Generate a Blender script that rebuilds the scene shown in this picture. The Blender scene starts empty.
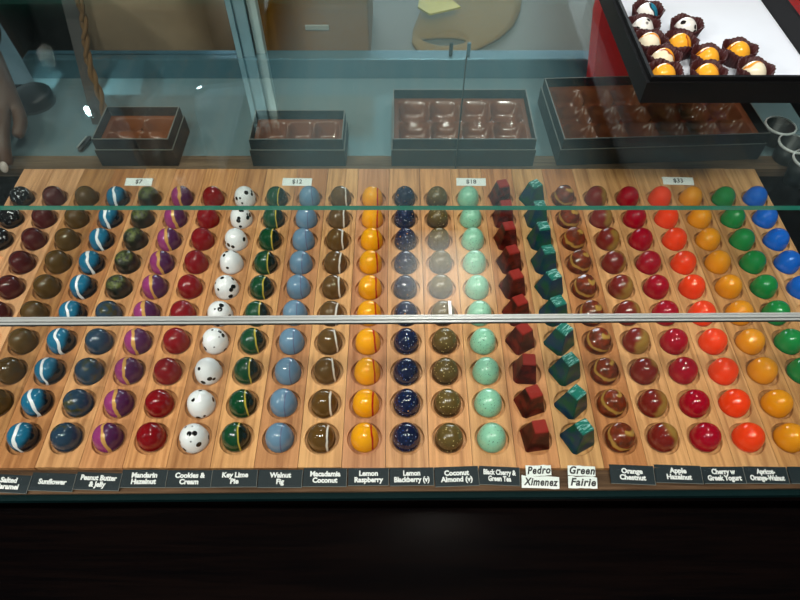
import bpy, bmesh, math, random
from mathutils import Vector, Matrix
random.seed(7)
PI = math.pi
sc = bpy.context.scene
COL = sc.collection
# ------------------------------------------------------------------ camera
F = 600.0; CX = 398.0; CY = 300.0
PITCH = math.atan(809 / F)            # below the horizon
CAMZ = 0.52
SP, CP = math.sin(PITCH), math.cos(PITCH)
cam = bpy.data.cameras.new('camera'); co = bpy.data.objects.new('camera', cam); COL.objects.link(co)
cam.sensor_width = 36; cam.lens = 36 * F / 800; cam.clip_start = 0.01
cam.shift_x = (400 - CX) / 800
co.location = (0, 0, CAMZ); co.rotation_euler = (PI / 2 - PITCH, 0, 0)
sc.camera = co

def ray(px, py):
    a = (px - CX) / F; b = -(py - CY) / F
    return Vector((a, CP + b * SP, -SP + b * CP))
def P(px, py, z=0.0):                 # where the sight line meets the level z
    d = ray(px, py); t = (z - CAMZ) / d.z
    return Vector((0, 0, CAMZ)) + d * t
def PY(px, py, Y):                    # where it meets the upright plane at depth Y
    d = ray(px, py); t = Y / d.y
    return Vector((0, 0, CAMZ)) + d * t
def project(v):
    r = Vector(v) - Vector((0, 0, CAMZ))
    D = r.y * CP - r.z * SP; u = r.y * SP + r.z * CP
    return CX + F * r.x / D, CY - F * u / D

# ------------------------------------------------------------------ node helper
class N:
    def __init__(s, name):
        s.m = bpy.data.materials.new(name); s.m.use_nodes = True
        s.t = s.m.node_tree; s.t.nodes.clear()
        s.out = s.t.nodes.new('ShaderNodeOutputMaterial')
    def new(s, kind, **kw):
        n = s.t.nodes.new(kind)
        for k, v in kw.items(): setattr(n, k, v)
        return n
    def put(s, sock, v):
        if isinstance(v, bpy.types.NodeSocket): s.t.links.new(v, sock)
        elif v is not None:
            if isinstance(v, (tuple, list)) and len(v) == 3 and sock.type == 'RGBA': v = (*v, 1)
            sock.default_value = v
    def math(s, op, a, b=None, c=None, clamp=False):
        n = s.new('ShaderNodeMath', operation=op, use_clamp=clamp)
        s.put(n.inputs[0], a); s.put(n.inputs[1], b); s.put(n.inputs[2], c)
        return n.outputs[0]
    def step(s, v, lo, hi):           # 0 below lo .. 1 above hi (lo may be > hi)
        n = s.new('ShaderNodeMapRange', interpolation_type='SMOOTHSTEP')
        flip = lo > hi
        s.put(n.inputs['Value'], v)
        n.inputs['From Min'].default_value = min(lo, hi); n.inputs['From Max'].default_value = max(lo, hi)
        n.inputs['To Min'].default_value = 1 if flip else 0; n.inputs['To Max'].default_value = 0 if flip else 1
        return n.outputs[0]
    def mix(s, f, a, b, blend='MIX'):
        n = s.new('ShaderNodeMix', data_type='RGBA', blend_type=blend)
        s.put(n.inputs[0], f); s.put(n.inputs[6], a); s.put(n.inputs[7], b)
        return n.outputs[2]
    def obj(s, scale=1.0):
        tc = s.new('ShaderNodeTexCoord')
        mp = s.new('ShaderNodeMapping')
        s.put(mp.inputs['Vector'], tc.outputs['Object'])
        mp.inputs['Scale'].default_value = scale if isinstance(scale, (tuple, list)) else (scale,) * 3
        return mp.outputs[0]
    def rnd(s): return s.new('ShaderNodeObjectInfo').outputs['Random']
    def ocol(s): return s.new('ShaderNodeObjectInfo').outputs['Color']
    def xyz(s, v):
        n = s.new('ShaderNodeSeparateXYZ'); s.put(n.inputs[0], v); return n.outputs
    def noise(s, vec, scale=3.0, detail=3.0, w=None, rough=0.5, dist=0.0):
        n = s.new('ShaderNodeTexNoise', noise_dimensions='4D')
        s.put(n.inputs['Vector'], vec)
        n.inputs['Scale'].default_value = scale; n.inputs['Detail'].default_value = detail
        n.inputs['Roughness'].default_value = rough; n.inputs['Distortion'].default_value = dist
        if w is not None: s.put(n.inputs['W'], w)
        return n.outputs[0]
    def voro(s, vec, scale, w=None):
        n = s.new('ShaderNodeTexVoronoi', voronoi_dimensions='3D')
        if w is not None:
            a = s.new('ShaderNodeVectorMath', operation='ADD'); s.put(a.inputs[0], vec); s.put(a.inputs[1], w); vec = a.outputs[0]
        s.put(n.inputs['Vector'], vec); n.inputs['Scale'].default_value = scale
        return n.outputs['Distance'], n.outputs['Color']
    def bump(s, h, strength=0.2, dist=0.001):
        n = s.new('ShaderNodeBump'); s.put(n.inputs['Height'], h)
        n.inputs['Strength'].default_value = strength; n.inputs['Distance'].default_value = dist
        return n.outputs[0]
    def bsdf(s, color, rough=0.4, metal=0.0, spec=0.5, coat=0.0, normal=None, coat_rough=0.05, trans=0.0):
        n = s.new('ShaderNodeBsdfPrincipled')
        s.put(n.inputs['Base Color'], color); s.put(n.inputs['Roughness'], rough); s.put(n.inputs['Metallic'], metal)
        n.inputs['Specular IOR Level'].default_value = spec
        n.inputs['Coat Weight'].default_value = coat; n.inputs['Coat Roughness'].default_value = coat_rough
        n.inputs['Transmission Weight'].default_value = trans
        if normal is not None: s.put(n.inputs['Normal'], normal)
        s.t.links.new(n.outputs[0], s.out.inputs[0]); return s.m
def plain(name, c, rough=0.5, metal=0.0, spec=0.5, coat=0.0, var=0.12, scale=40, bump=0.0):
    n = N(name); v = n.obj(1.0); w = n.rnd()
    f = n.noise(v, scale, 4, w)
    col = n.mix(f, tuple(x * (1 - var) for x in c), tuple(min(1, x * (1 + var)) for x in c))
    nr = n.bump(f, bump, 0.002) if bump else None
    return n.bsdf(col, rough, metal, spec, coat, nr)

# ------------------------------------------------------------------ mesh helpers
def link(o, parent=None):
    COL.objects.link(o)
    if parent: o.parent = parent
    return o
def obj(name, bm, mats, parent=None, smooth=False, loc=None, rot=None):
    me = bpy.data.meshes.new(name); bm.normal_update(); bm.to_mesh(me); bm.free()
    for m in (mats if isinstance(mats, (list, tuple)) else [mats]): me.materials.append(m)
    if smooth:
        for p in me.polygons: p.use_smooth = True
    o = bpy.data.objects.new(name, me)
    if loc is not None: o.location = loc
    if rot is not None: o.rotation_euler = rot
    return link(o, parent)
def tag(o, label=None, cat=None, group=None, kind=None):
    if label: o['label'] = label
    if cat: o['category'] = cat
    if group: o['group'] = group
    if kind: o['kind'] = kind
    return o
def thing(name, label, cat, loc=(0, 0, 0), rot=0, group=None):
    o = bpy.data.objects.new(name, None); o.empty_display_size = 0.02
    o.location = loc; o.rotation_euler = (0, 0, rot)
    tag(o, label, cat, group); return link(o)
def box(bm, x0, x1, y0, y1, z0, z1, mi=0, bev=0.0):
    vs = [bm.verts.new((x, y, z)) for z in (z0, z1) for y in (y0, y1) for x in (x0, x1)]
    fs = []
    for q in ((0, 2, 3, 1), (4, 5, 7, 6), (0, 1, 5, 4), (2, 6, 7, 3), (0, 4, 6, 2), (1, 3, 7, 5)):
        f = bm.faces.new([vs[i] for i in q]); f.material_index = mi; fs.append(f)
    if bev:
        es = list({e for f in fs for e in f.edges})
        r = bmesh.ops.bevel(bm, geom=es, offset=bev, segments=2, affect='EDGES', profile=0.5)
        for f in r['faces']: f.material_index = mi
    return vs
def prism(bm, quad, n, depth, mi=0, edge_mi=None):    # a pane: quad points + thickness along n
    n = Vector(n).normalized() * depth
    a = [bm.verts.new(q) for q in quad]; b = [bm.verts.new(Vector(q) + n) for q in quad]
    k = len(a)
    f = bm.faces.new(list(reversed(a))); f.material_index = mi
    f = bm.faces.new(b); f.material_index = mi
    for i in range(k):
        f = bm.faces.new((a[i], a[(i + 1) % k], b[(i + 1) % k], b[i])); f.material_index = mi if edge_mi is None else edge_mi
    bmesh.ops.recalc_face_normals(bm, faces=bm.faces)
def lathe(bm, prof, seg=32, close_top=True, close_bot=True, mod=None, mi=0, c=(0, 0, 0)):
    rings = []
    for (r, z) in prof:
        ring = []
        for i in range(seg):
            a = 2 * PI * i / seg
            rr, zz = mod(r, z, a) if mod else (r, z)
            ring.append(bm.verts.new((c[0] + rr * math.cos(a), c[1] + rr * math.sin(a), c[2] + zz)))
        rings.append(ring)
    for r0, r1 in zip(rings, rings[1:]):
        for i in range(seg):
            f = bm.faces.new((r0[i], r0[(i + 1) % seg], r1[(i + 1) % seg], r1[i])); f.material_index = mi
    if close_bot: bm.faces.new(list(reversed(rings[0]))).material_index = mi
    if close_top: bm.faces.new(rings[-1]).material_index = mi
def tube(bm, pts, rad, seg=10, mi=0, cap=True):
    pts = [Vector(p) for p in pts]; rings = []
    for i, p in enumerate(pts):
        d = (pts[min(i + 1, len(pts) - 1)] - pts[max(i - 1, 0)]).normalized()
        up = Vector((0, 0, 1)) if abs(d.z) < 0.9 else Vector((1, 0, 0))
        a = d.cross(up).normalized(); b = d.cross(a).normalized()
        r = rad[i] if isinstance(rad, (list, tuple)) else rad
        rings.append([bm.verts.new(p + (a * math.cos(2 * PI * k / seg) + b * math.sin(2 * PI * k / seg)) * r) for k in range(seg)])
    for r0, r1 in zip(rings, rings[1:]):
        for k in range(seg):
            bm.faces.new((r0[k], r0[(k + 1) % seg], r1[(k + 1) % seg], r1[k])).material_index = mi
    if cap:
        bm.faces.new(list(reversed(rings[0]))); bm.faces.new(rings[-1])
    bmesh.ops.recalc_face_normals(bm, faces=bm.faces)
def text(name, body, size, mat, parent, loc, rot=(0, 0, 0), shear=0.0, bold=0.0, width=None, space=0.95):
    cu = bpy.data.curves.new('t', 'FONT'); cu.body = body; cu.size = size
    cu.align_x = 'CENTER'; cu.align_y = 'CENTER'; cu.shear = shear; cu.offset = bold; cu.space_line = space; cu.space_character = 1.12 if shear else 1.0
    cu.extrude = 0.00012; cu.resolution_u = 3
    t = bpy.data.objects.new('t', cu); COL.objects.link(t)
    dg = bpy.context.evaluated_depsgraph_get(); dg.update()
    me = bpy.data.meshes.new_from_object(t.evaluated_get(dg)); me.name = name
    bpy.data.objects.remove(t); bpy.data.curves.remove(cu)
    if width:
        xs = [v.co.x for v in me.vertices]; w = max(xs) - min(xs)
        if w > width:
            for v in me.vertices: v.co.x *= width / w
    me.materials.clear(); me.materials.append(mat)
    o = bpy.data.objects.new(name, me); o.location = loc; o.rotation_euler = rot
    return link(o, parent)

# ------------------------------------------------------------------ shared materials
def wood_mat(name, dark, light, tint=False, rough=0.42, gscale=1.0, coat=0.0, spec=0.4):
    n = N(name); w = n.math('MULTIPLY', n.rnd(), 37.0)
    v = n.obj((1, 0.045, 1))
    warp = n.noise(n.obj((1, 0.3, 1)), 14 * gscale, 2, w)
    g1 = n.noise(v, 130 * gscale, 4, w, 0.6, 0.7)
    g2 = n.noise(v, 520 * gscale, 3, w, 0.6)
    ringv = n.math('SINE', n.math('MULTIPLY', n.math('ADD', n.noise(v, 34 * gscale, 2, w), n.math('MULTIPLY', warp, 0.25)), 70))
    f = n.math('ADD', n.math('MULTIPLY', g1, 0.75), n.math('MULTIPLY', n.math('ADD', ringv, 1), 0.05))
    f = n.math('ADD', f, n.math('MULTIPLY', n.math('SUBTRACT', g2, 0.5), 0.22))
    c = n.mix(n.step(f, 0.14, 0.60), dark, light)
    if tint: c = n.mix(1.0, c, n.ocol(), 'MULTIPLY')
    return n.bsdf(c, rough, 0, spec, coat, n.bump(f, 0.12, 0.0006))
M_plank = wood_mat('plank_wood', (0.27, 0.130, 0.056), (0.63, 0.395, 0.215), tint=True)
M_dark = wood_mat('espresso_wood', (0.006, 0.004, 0.003), (0.017, 0.010, 0.007), rough=0.35)
# counter grain runs along x
def wood_x(name, dark, light, rough):
    n = N(name); v = n.obj((0.05, 1, 1)); w = n.rnd()
    f = n.math('ADD', n.noise(v, 90, 5, w, 0.65, 0.6), n.math('MULTIPLY', n.math('SUBTRACT', n.noise(v, 420, 3, w), 0.5), 0.5))
    return n.bsdf(n.mix(n.step(f, 0.25, 0.75), dark, light), rough, 0, 0.10, 0, n.bump(f, 0.15, 0.0005))
M_counter = wood_x('counter_wood', (0.0008, 0.0006, 0.0008), (0.003, 0.0016, 0.0014), 0.16)
M_strip = wood_x('strip_wood', (0.045, 0.024, 0.013), (0.16, 0.095, 0.055), 0.45)
M_ledge = wood_x('ledge_wood', (0.075, 0.048, 0.030), (0.20, 0.135, 0.085), 0.45)
def glass_mat(name, tint, boost=1.0):
    n = N(name); tr = n.new('ShaderNodeBsdfTransparent'); n.put(tr.inputs[0], tint)
    gl = n.new('ShaderNodeBsdfGlossy'); gl.inputs['Roughness'].default_value = 0.0
    n.put(gl.inputs[0], (0.93, 1.0, 0.98))
    ge = n.new('ShaderNodeNewGeometry')
    ior = n.math('ADD', 1.5, n.math('MULTIPLY', ge.outputs['Backfacing'], 1 / 1.5 - 1.5))
    fr = n.new('ShaderNodeFresnel'); n.put(fr.inputs['IOR'], ior)
    # faint smears on the pane
    sm = n.noise(n.obj(1.0), 9, 3)
    fac = n.math('MULTIPLY', fr.outputs[0], n.math('ADD', boost * 0.85, n.math('MULTIPLY', sm, boost * 0.3)))
    mx = n.new('ShaderNodeMixShader'); n.put(mx.inputs[0], fac)
    n.t.links.new(tr.outputs[0], mx.inputs[1]); n.t.links.new(gl.outputs[0], mx.inputs[2])
    n.t.links.new(mx.outputs[0], n.out.inputs[0]); return n.m
M_glass = glass_mat('clear_glass', (0.975, 0.99, 0.985))
M_tint = glass_mat('teal_glass', (0.92, 0.975, 1.0), .3)
M_clear_low = glass_mat('coated_glass', (0.985, 0.995, 0.99), .25)
M_gedge = plain('glass_edge_green', (0.010, 0.27, 0.20), 0.15, 0, 0.6, 0.5, 0.25, 30)
M_gedge_dark = plain('glass_edge_dark', (0.002, 0.011, 0.012), 0.5, 0, 0.06, 0)
M_seam = plain('dark_seam', (0.006, 0.01, 0.01), 0.5)
M_steel = plain('brushed_steel', (0.45, 0.48, 0.47), 0.3, 0.4, 0.5, 0, 0.06, 200)
M_steel_dk = plain('rail_groove', (0.05, 0.06, 0.06), 0.4, 0.6)
M_whiteplastic = plain('white_plastic', (0.8, 0.8, 0.78), 0.4)
M_deck = plain('deck_steel', (0.29, 0.43, 0.47), 0.12, 0.55, 0.5, 0, 0.05, 12)
M_rail = plain('rail_blue_steel', (0.10, 0.22, 0.28), 0.25, 0.5, 0.5, 0, 0.06, 20)
M_alu = plain('aluminium', (0.48, 0.60, 0.60), 0.3, 0.7, 0.5, 0, 0.06, 30)
M_alu2 = plain('aluminium_blue', (0.22, 0.36, 0.42), 0.3, 0.6, 0.5, 0, 0.06, 30)
M_card = plain('slate_card', (0.008, 0.017, 0.022), 0.55, 0, 0.25, 0, 0.1, 60)
M_ink_w = plain('white_print', (0.82, 0.84, 0.84), 0.6, var=0.03)
M_ink_k = plain('black_print', (0.012, 0.012, 0.014), 0.6, var=0.05)
M_paper = plain('white_paper', (0.80, 0.86, 0.84), 0.6, var=0.05)
M_boxk = plain('black_board', (0.006, 0.014, 0.019), 0.55, 0, 0.2, 0, 0.15, 120, 0.05)
M_edge_l = plain('board_edge', (0.13, 0.14, 0.13), 0.6)
M_traybr = plain('brown_plastic', (0.19, 0.060, 0.024), 0.22, 0, 0.5, 0.3, 0.08, 30)

# ------------------------------------------------------------------ grid of the board
SX, SY = 0.0392, 0.03488
Y0 = 0.2272
def colx(i): return (i - 12.79) * SX
def rowy(k): return Y0 + k * SY            # k = 0 front .. 9 back
BY0, BY1 = 0.199, 0.596
HR = 0.0162; HD = 0.0042

bm = bmesh.new()
hx = SX / 2 - 0.00022
def ycuts():
    ys = [(BY0, rowy(0) - SY / 2)]
    return ys
angs = sorted({round(2 * PI * i / 40, 6) for i in range(40)} | {round(a % (2 * PI), 6) for a in
        (math.atan2(SY / 2, hx), PI - math.atan2(SY / 2, hx), PI + math.atan2(SY / 2, hx), -math.atan2(SY / 2, hx))})
for k in range(10):
    cy = rowy(k) - BY0
    outer, r1, r2, r3 = [], [], [], []
    for a in angs:
        c, s = math.cos(a), math.sin(a)
        t = min(hx / abs(c) if abs(c) > 1e-9 else 9, (SY / 2) / abs(s) if abs(s) > 1e-9 else 9)
        outer.append(bm.verts.new((c * t, cy + s * t, 0)))
        r1.append(bm.verts.new((c * HR, cy + s * HR, 0)))
        r2.append(bm.verts.new((c * (HR - .0005), cy + s * (HR - .0005), -.0006)))
        r3.append(bm.verts.new((c * (HR - .0005), cy + s * (HR - .0005), -HD)))
    n_ = len(angs)
    for i in range(n_):
        j = (i + 1) % n_
        for a_, b_ in ((outer, r1), (r1, r2), (r2, r3)):
            bm.faces.new((a_[i], a_[j], b_[j], b_[i]))
    bm.faces.new(r3)
def q(pts): bm.faces.new([bm.verts.new(p) for p in pts])
L = BY1 - BY0; yf = rowy(0) - SY / 2 - BY0; yb = rowy(9) + SY / 2 - BY0; TH = 0.013
q(((-hx, 0, 0), (hx, 0, 0), (hx, yf, 0), (-hx, yf, 0)))
q(((-hx, yb, 0), (hx, yb, 0), (hx, L, 0), (-hx, L, 0)))
q(((-hx, 0, -TH), (hx, 0, -TH), (hx, 0, 0), (-hx, 0, 0)))
q(((hx, L, -TH), (-hx, L, -TH), (-hx, L, 0), (hx, L, 0)))
q(((-hx, 0, -TH), (-hx, L, -TH), (hx, L, -TH), (hx, 0, -TH)))
q(((-hx, L, -TH), (-hx, 0, -TH), (-hx, 0, 0), (-hx, L, 0)))
q(((hx, 0, -TH), (hx, L, -TH), (hx, L, 0), (hx, 0, 0)))
bmesh.ops.remove_doubles(bm, verts=bm.verts, dist=1e-6)
bmesh.ops.recalc_face_normals(bm, faces=bm.faces)
me_plank = bpy.data.meshes.new('plank'); bm.to_mesh(me_plank); bm.free(); me_plank.materials.append(M_plank)
ORD = ['', 'first', 'second', 'third', 'fourth', 'fifth', 'sixth', 'seventh', 'eighth', 'ninth', 'tenth']
FL = {  # column: (short name used in labels, look, tint of plank)
 1: ('leftmost column', 'black domed bonbon with white specks', (1.06, 1.0, .92)),
 2: ('second column from the left end', 'dark maroon domed bonbon', (1.06, 1.0, .92)),
 3: ('third column from the left end', 'olive brown domed bonbon', (.82, .70, .58)),
 4: ('Salted Caramel column', 'blue domed bonbon with white stripe', (.86, .72, .58)),
 5: ('Sunflower column', 'slate blue domed bonbon', (1.0, .92, .80)),
 6: ('Peanut Butter & Jelly column', 'pink and purple striped bonbon', (1.0, .88, .74)),
 7: ('Mandarin Hazelnut column', 'glossy dark red bonbon', (1.06, .94, .78)),
 8: ('Cookies & Cream column', 'white bonbon with black dots', (.92, .80, .66)),
 9: ('Key Lime Pie column', 'dark green bonbon with yellow stripe', (1.08, .98, .84)),
 10: ('Walnut Fig column', 'pale blue grey bonbon', (.90, .76, .66)),
 11: ('Macadamia Coconut column', 'brown bonbon with white stripe', (1.08, .98, .86)),
 12: ('Lemon Raspberry column', 'yellow bonbon with red stripe', (.94, .80, .74)),
 13: ('Lemon Blackberry column', 'navy bonbon with fine specks', (1.06, .96, .86)),
 14: ('Coconut Almond column', 'brown bonbon with gold flecks', (1.08, .96, .80)),
 15: ('Black Cherry & Green Tea column', 'mint bonbon with dark specks', (1.06, .94, .80)),
 16: ('Pedro Ximenez column', 'dark pyramid bonbon with red top', (.98, .84, .68)),
 17: ('Green Fairie column', 'dark green pyramid bonbon', (1.04, .94, .80)),
 18: ('Orange Chestnut column', 'copper and gold swirled bonbon', (.90, .74, .56)),
 19: ('Apple Hazelnut column', 'red and gold bonbon', (1.08, .98, .86)),
 20: ('Cherry Greek Yogurt column', 'glossy crimson bonbon', (1.02, .92, .80)),
 21: ('Apricot Orange Walnut column', 'bright orange red bonbon', (1.06, .98, .84)),
 22: ('amber column', 'amber domed bonbon', (.92, .82, .64)),
 23: ('green column', 'plain green domed bonbon', (.92, .82, .66)),
 24: ('rightmost column', 'bright blue domed bonbon', (1.02, .96, .84)),
}
PLK = {1: 'outermost plank at the left end of the board', 2: 'second plank from the left end of the board', 3: 'third plank from the left end of the board'}
for i in range(1, 25):
    o = bpy.data.objects.new('display_plank', me_plank)
    o.location = (colx(i), BY0 + random.uniform(-.0004, .0004), random.uniform(-.0002, 0))
    o.color = (*[min(1.25, (c ** 1.7) * 1.05 * random.uniform(.96, 1.04)) for c in FL[i][2]], 1)
    tone = 'warm brown' if FL[i][2][0] < .95 else 'pale'
    tag(o, f"{tone} drilled wooden plank holding the {FL[i][0]} of bonbons".replace('column of bonbons', 'column of bonbons'),
        'board', 'drilled planks of the display board')
    link(o)

# ------------------------------------------------------------------ bonbon materials
R = 0.0134; H = 0.0212
def choc(name, fn, rough=0.06, coat=0.0, spec=0.55):
    n = N(name); v = n.obj(1 / R); w = n.math('MULTIPLY', n.rnd(), 53.0)
    r = fn(n, v, w)
    c, nr = r if isinstance(r, tuple) and len(r) == 2 else (r, None)
    return n.bsdf(c, rough, 0, spec, coat, nr)
def solid(c, var=0.10):
    def f(n, v, w):
        return n.mix(n.noise(v, 1.6, 2, w), tuple(x * (1 - var) for x in c), tuple(min(1, x * (1 + var)) for x in c))
    return f
def xs(n, v, w, x0, wob, sc_=1.2):
    x = n.xyz(v)[0]
    return n.math('SUBTRACT', n.math('ADD', x, n.math('MULTIPLY', n.math('SUBTRACT', n.noise(v, sc_, 1, w), 0.5), wob)), x0)
def striped(left, right, line, x0, wd, wob=0.25, soft=0.03, right_off=None):
    def f(n, v, w):
        x = xs(n, v, w, x0, wob)
        c = n.mix(n.step(x, -0.03 if right_off is None else right_off[0], 0.03 if right_off is None else right_off[1]), left, right)
        wv = n.math('MULTIPLY', n.math('ADD', n.noise(v, 1.7, 1, n.math('ADD', w, 9.0)), 0.5), wd)
        m = n.step(n.math('SUBTRACT', n.math('ABSOLUTE', x), wv), soft, -soft)
        return n.mix(m, c, line)
    return f
def specks(base_fn, layers):
    def f(n, v, w):
        c = base_fn(n, v, w)
        for k, (sc_, rad, keep, colr) in enumerate(layers):
            d, cc = n.voro(v, sc_, n.math('ADD', w, 3.1 * k))
            m = n.math('MULTIPLY', n.step(d, rad * 1.15, rad * 0.85), n.step(n.xyz(cc)[0], keep - .01, keep + .01))
            c = n.mix(m, c, colr)
        return c
    return f
def f5(n, v, w):
    z = n.xyz(v)[2]
    nz = n.noise(v, 2.2, 3, w)
    c = n.mix(n.step(nz, .45, .62), (.022, .050, .085), (.050, .050, .020))
    return n.mix(n.step(n.math('ADD', n.xyz(v)[1], nz), .9, .3), c, (.018, .042, .075))
def f5back(n, v, w):
    z = n.xyz(v)[2]; nz = n.noise(v, 3.5, 5, w, .7)
    m = n.math('MULTIPLY', n.step(z, .95, 1.45), n.step(nz, .42, .58))
    c = n.mix(m, (.010, .010, .006), (.10, .13, .018))
    return c, n.bump(n.math('MULTIPLY', m, nz), .5, .002)
def f1(n, v, w):
    z = n.xyz(v)[2]; nz = n.noise(v, 4.5, 2, w)
    m = n.math('MULTIPLY', n.step(z, .7, 1.2), n.step(nz, .60, .66))
    return n.mix(m, (.006, .005, .006), (.75, .78, .80))
def f8(n, v, w):
    d, cc = n.voro(v, 1.7, w)
    m = n.math('MULTIPLY', n.step(d, .36, .31), n.step(n.xyz(cc)[1], .34, .36))
    return n.mix(m, (.80, .83, .85), (.006, .006, .006))
def f14(n, v, w):
    z = n.xyz(v)[2]; nz = n.noise(v, 5, 3, w, .7)
    base = n.mix(n.step(z, .3, 1.4), (.045, .026, .008), (.115, .075, .020))
    d, cc = n.voro(v, 5.5, w)
    m = n.math('MULTIPLY', n.step(d, .30, .16), n.step(n.math('ADD', n.xyz(cc)[0], n.math('MULTIPLY', z, .22)), .78, .86))
    return n.mix(m, base, (.62, .48, .20)), n.bump(n.math('ADD', m, n.math('MULTIPLY', nz, .5)), .35, .0008)
def f18(n, v, w):
    x, y, z = n.xyz(v)
    ang = n.math('DIVIDE', n.math('ARCTAN2', y, x), 2 * PI)
    ph = n.math('FRACT', n.math('ADD', n.math('ADD', ang, n.math('MULTIPLY', z, .93)), n.math('MULTIPLY', n.noise(v, 1.4, 2, w), .55)))
    m = n.math('MULTIPLY', n.step(ph, .46, .58), n.step(ph, .86, .68))
    c = n.mix(n.step(n.noise(v, 2.2, 3, w), .35, .65), (.19, .028, .008), (.085, .020, .007))
    return n.mix(m, c, (.42, .24, .05))
def f19(n, v, w):
    x = xs(n, v, w, .15, 1.5, 1.0)
    return n.mix(n.step(x, -.25, .35), (.17, .014, .010), (.30, .17, .035))
def f4(n, v, w):
    x, y, z = n.xyz(v)
    nz = n.math('MULTIPLY', n.math('SUBTRACT', n.noise(v, 1.3, 2, w), .5), .8)
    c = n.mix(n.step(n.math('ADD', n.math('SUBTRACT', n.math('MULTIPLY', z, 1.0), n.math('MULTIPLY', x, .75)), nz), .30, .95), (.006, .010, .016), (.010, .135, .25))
    xx = xs(n, v, w, .04, .7, .9)
    wv = n.math('MULTIPLY', n.math('ADD', n.noise(v, 1.5, 1, n.math('ADD', w, 9.0)), .3), .13)
    return n.mix(n.step(n.math('SUBTRACT', n.math('ABSOLUTE', xx), wv), .02, -.02), c, (.78, .82, .84))
def pyr(body_a, body_b, top, streak=None, t=.0235):
    def f(n, v, w):
        z = n.xyz(v)[2]
        ge = n.new('ShaderNodeTexCoord'); nx, ny, nz_ = n.xyz(ge.outputs['Normal'])
        b = n.mix(n.step(n.noise(v, 1.2, 3, w), .38, .62), body_a, body_b)
        tc = top
        if streak:
            s_ = n.noise(n.obj((90, 500, 90)), 1.0, 3, w, .6, 1.5)
            tc = n.mix(n.step(s_, .52, .60), top, streak)
        return n.mix(n.step(z, t / R - .03, t / R - .01), b, tc)
    return f
MC = {
 1: choc('black_speckled', f1), 2: choc('maroon', solid((.060, .007, .006), .2)), 3: choc('olive_brown', solid((.075, .040, .008), .3)),
 4: choc('blue_white_stripe', f4), 5: choc('slate_olive', f5),
 6: choc('pink_purple', striped((.27, .035, .155), (.075, .016, .070), (.55, .30, .085), .05, .12, .45)),
 7: choc('dark_red', solid((.20, .003, .006))), 8: choc('white_dotted', f8),
 9: choc('green_yellow_stripe', striped((.004, .050, .018), (.004, .012, .007), (.50, .38, .05), .36, .045, .15)),
 10: choc('blue_grey', striped((.135, .245, .36), (.12, .22, .335), (.10, .07, .17), .30, .022, .15)),
 11: choc('brown_white_stripe', striped((.105, .052, .012), (.085, .040, .011), (.82, .80, .74), .50, .055, .12)),
 12: choc('yellow_red_stripe', striped((.86, .36, .006), (.84, .33, .006), (.50, .010, .008), .50, .06, .14)),
 13: choc('navy_specks', specks(solid((.007, .012, .042), .5), [(5, .2, .62, (.45, .50, .62)), (3.0, .17, .80, (.70, .30, .06)), (6, .25, .6, (.02, .06, .24))])),
 14: choc('brown_gold_flecks', f14, .22),
 15: choc('mint_specks', specks(solid((.26, .58, .40), .07), [(5.5, .20, .42, (.03, .07, .07)), (7, .20, .6, (.10, .22, .18))]), .3, .25),
 16: choc('dark_red_pyramid', pyr((.030, .003, .003), (.125, .011, .007), (.25, .018, .012), None, .0285), .3, .0, .2),
 17: choc('green_pyramid', pyr((.005, .070, .036), (.006, .034, .072), (.010, .150, .115), (.30, .55, .52), .0285), .3, 0, .2),
 18: choc('copper_gold', f18), 19: choc('red_gold', f19),
 20: choc('crimson', solid((.33, .002, .014))), 21: choc('orange_red', solid((.85, .050, .008), .06)),
 22: choc('amber', solid((.72, .27, .008), .08)), 23: choc('green', solid((.008, .21, .045), .1)), 24: choc('blue', solid((.006, .125, .62), .1)),
}
M5B = choc('moss_dark', f5back, .3, .2)
def dome_bm(swirl=False, taper=0.0):
    b = bmesh.new(); prof = [(R * .93, 0), (R * .985, .0008)]
    for k in range(1, 13):
        t = (k / 13) ** .9; z = .0008 + (H - .0008) * math.sin(t * PI / 2)
        u = (z - .0008) / (H - .0008)
        prof.append((R * (1 - (taper + .10) * u) * (1 - u ** 3.6) ** 0.5, z))
    prof.append((R * .05, H * .9995))
    def mod(r, z, a):
        if not swirl or z < .004: return r, z
        ph = (a / (2 * PI) + z / H * 1.55) % 1.0
        s_ = max(0.0, 1 - abs(ph - .62) / .16)
        k = min(1, (z - .004) / .005)
        return r * (1 + .05 * s_ * k), z + .0012 * s_ * k * min(1, r / (R * .35))
    lathe(b, prof, 48 if swirl else 36, mod=mod)
    return b
def pyramid_bm(wb, wt, h):
    b = bmesh.new()
    lo = [b.verts.new((sx * wb / 2, sy * wb / 2, 0)) for sx, sy in ((-1, -1), (1, -1), (1, 1), (-1, 1))]
    hi = [b.verts.new((sx * wt / 2, sy * wt / 2, h)) for sx, sy in ((-1, -1), (1, -1), (1, 1), (-1, 1))]
    b.faces.new(list(reversed(lo))); b.faces.new(hi)
    for i in range(4): b.faces.new((lo[i], lo[(i + 1) % 4], hi[(i + 1) % 4], hi[i]))
    bmesh.ops.bevel(b, geom=list(b.edges), offset=.0006, segments=2, affect='EDGES')
    return b
def mesh_of(name, b, mat, smooth=True):
    me = bpy.data.meshes.new(name); b.normal_update(); b.to_mesh(me); b.free(); me.materials.append(mat)
    if smooth:
        for p in me.polygons: p.use_smooth = True
    return me
ME = {}
for i in range(1, 25):
    if i == 16: ME[i] = mesh_of('bonbon', pyramid_bm(.0226, .0122, .0300), MC[i], False)
    elif i == 17: ME[i] = mesh_of('bonbon', pyramid_bm(.0238, .0122, .0300), MC[i], False)
    else: ME[i] = mesh_of('bonbon', dome_bm(i == 18, .05 if i in (22, 23, 24, 8) else .02), MC[i])
ME5B = mesh_of('bonbon', dome_bm(), M5B)
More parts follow.
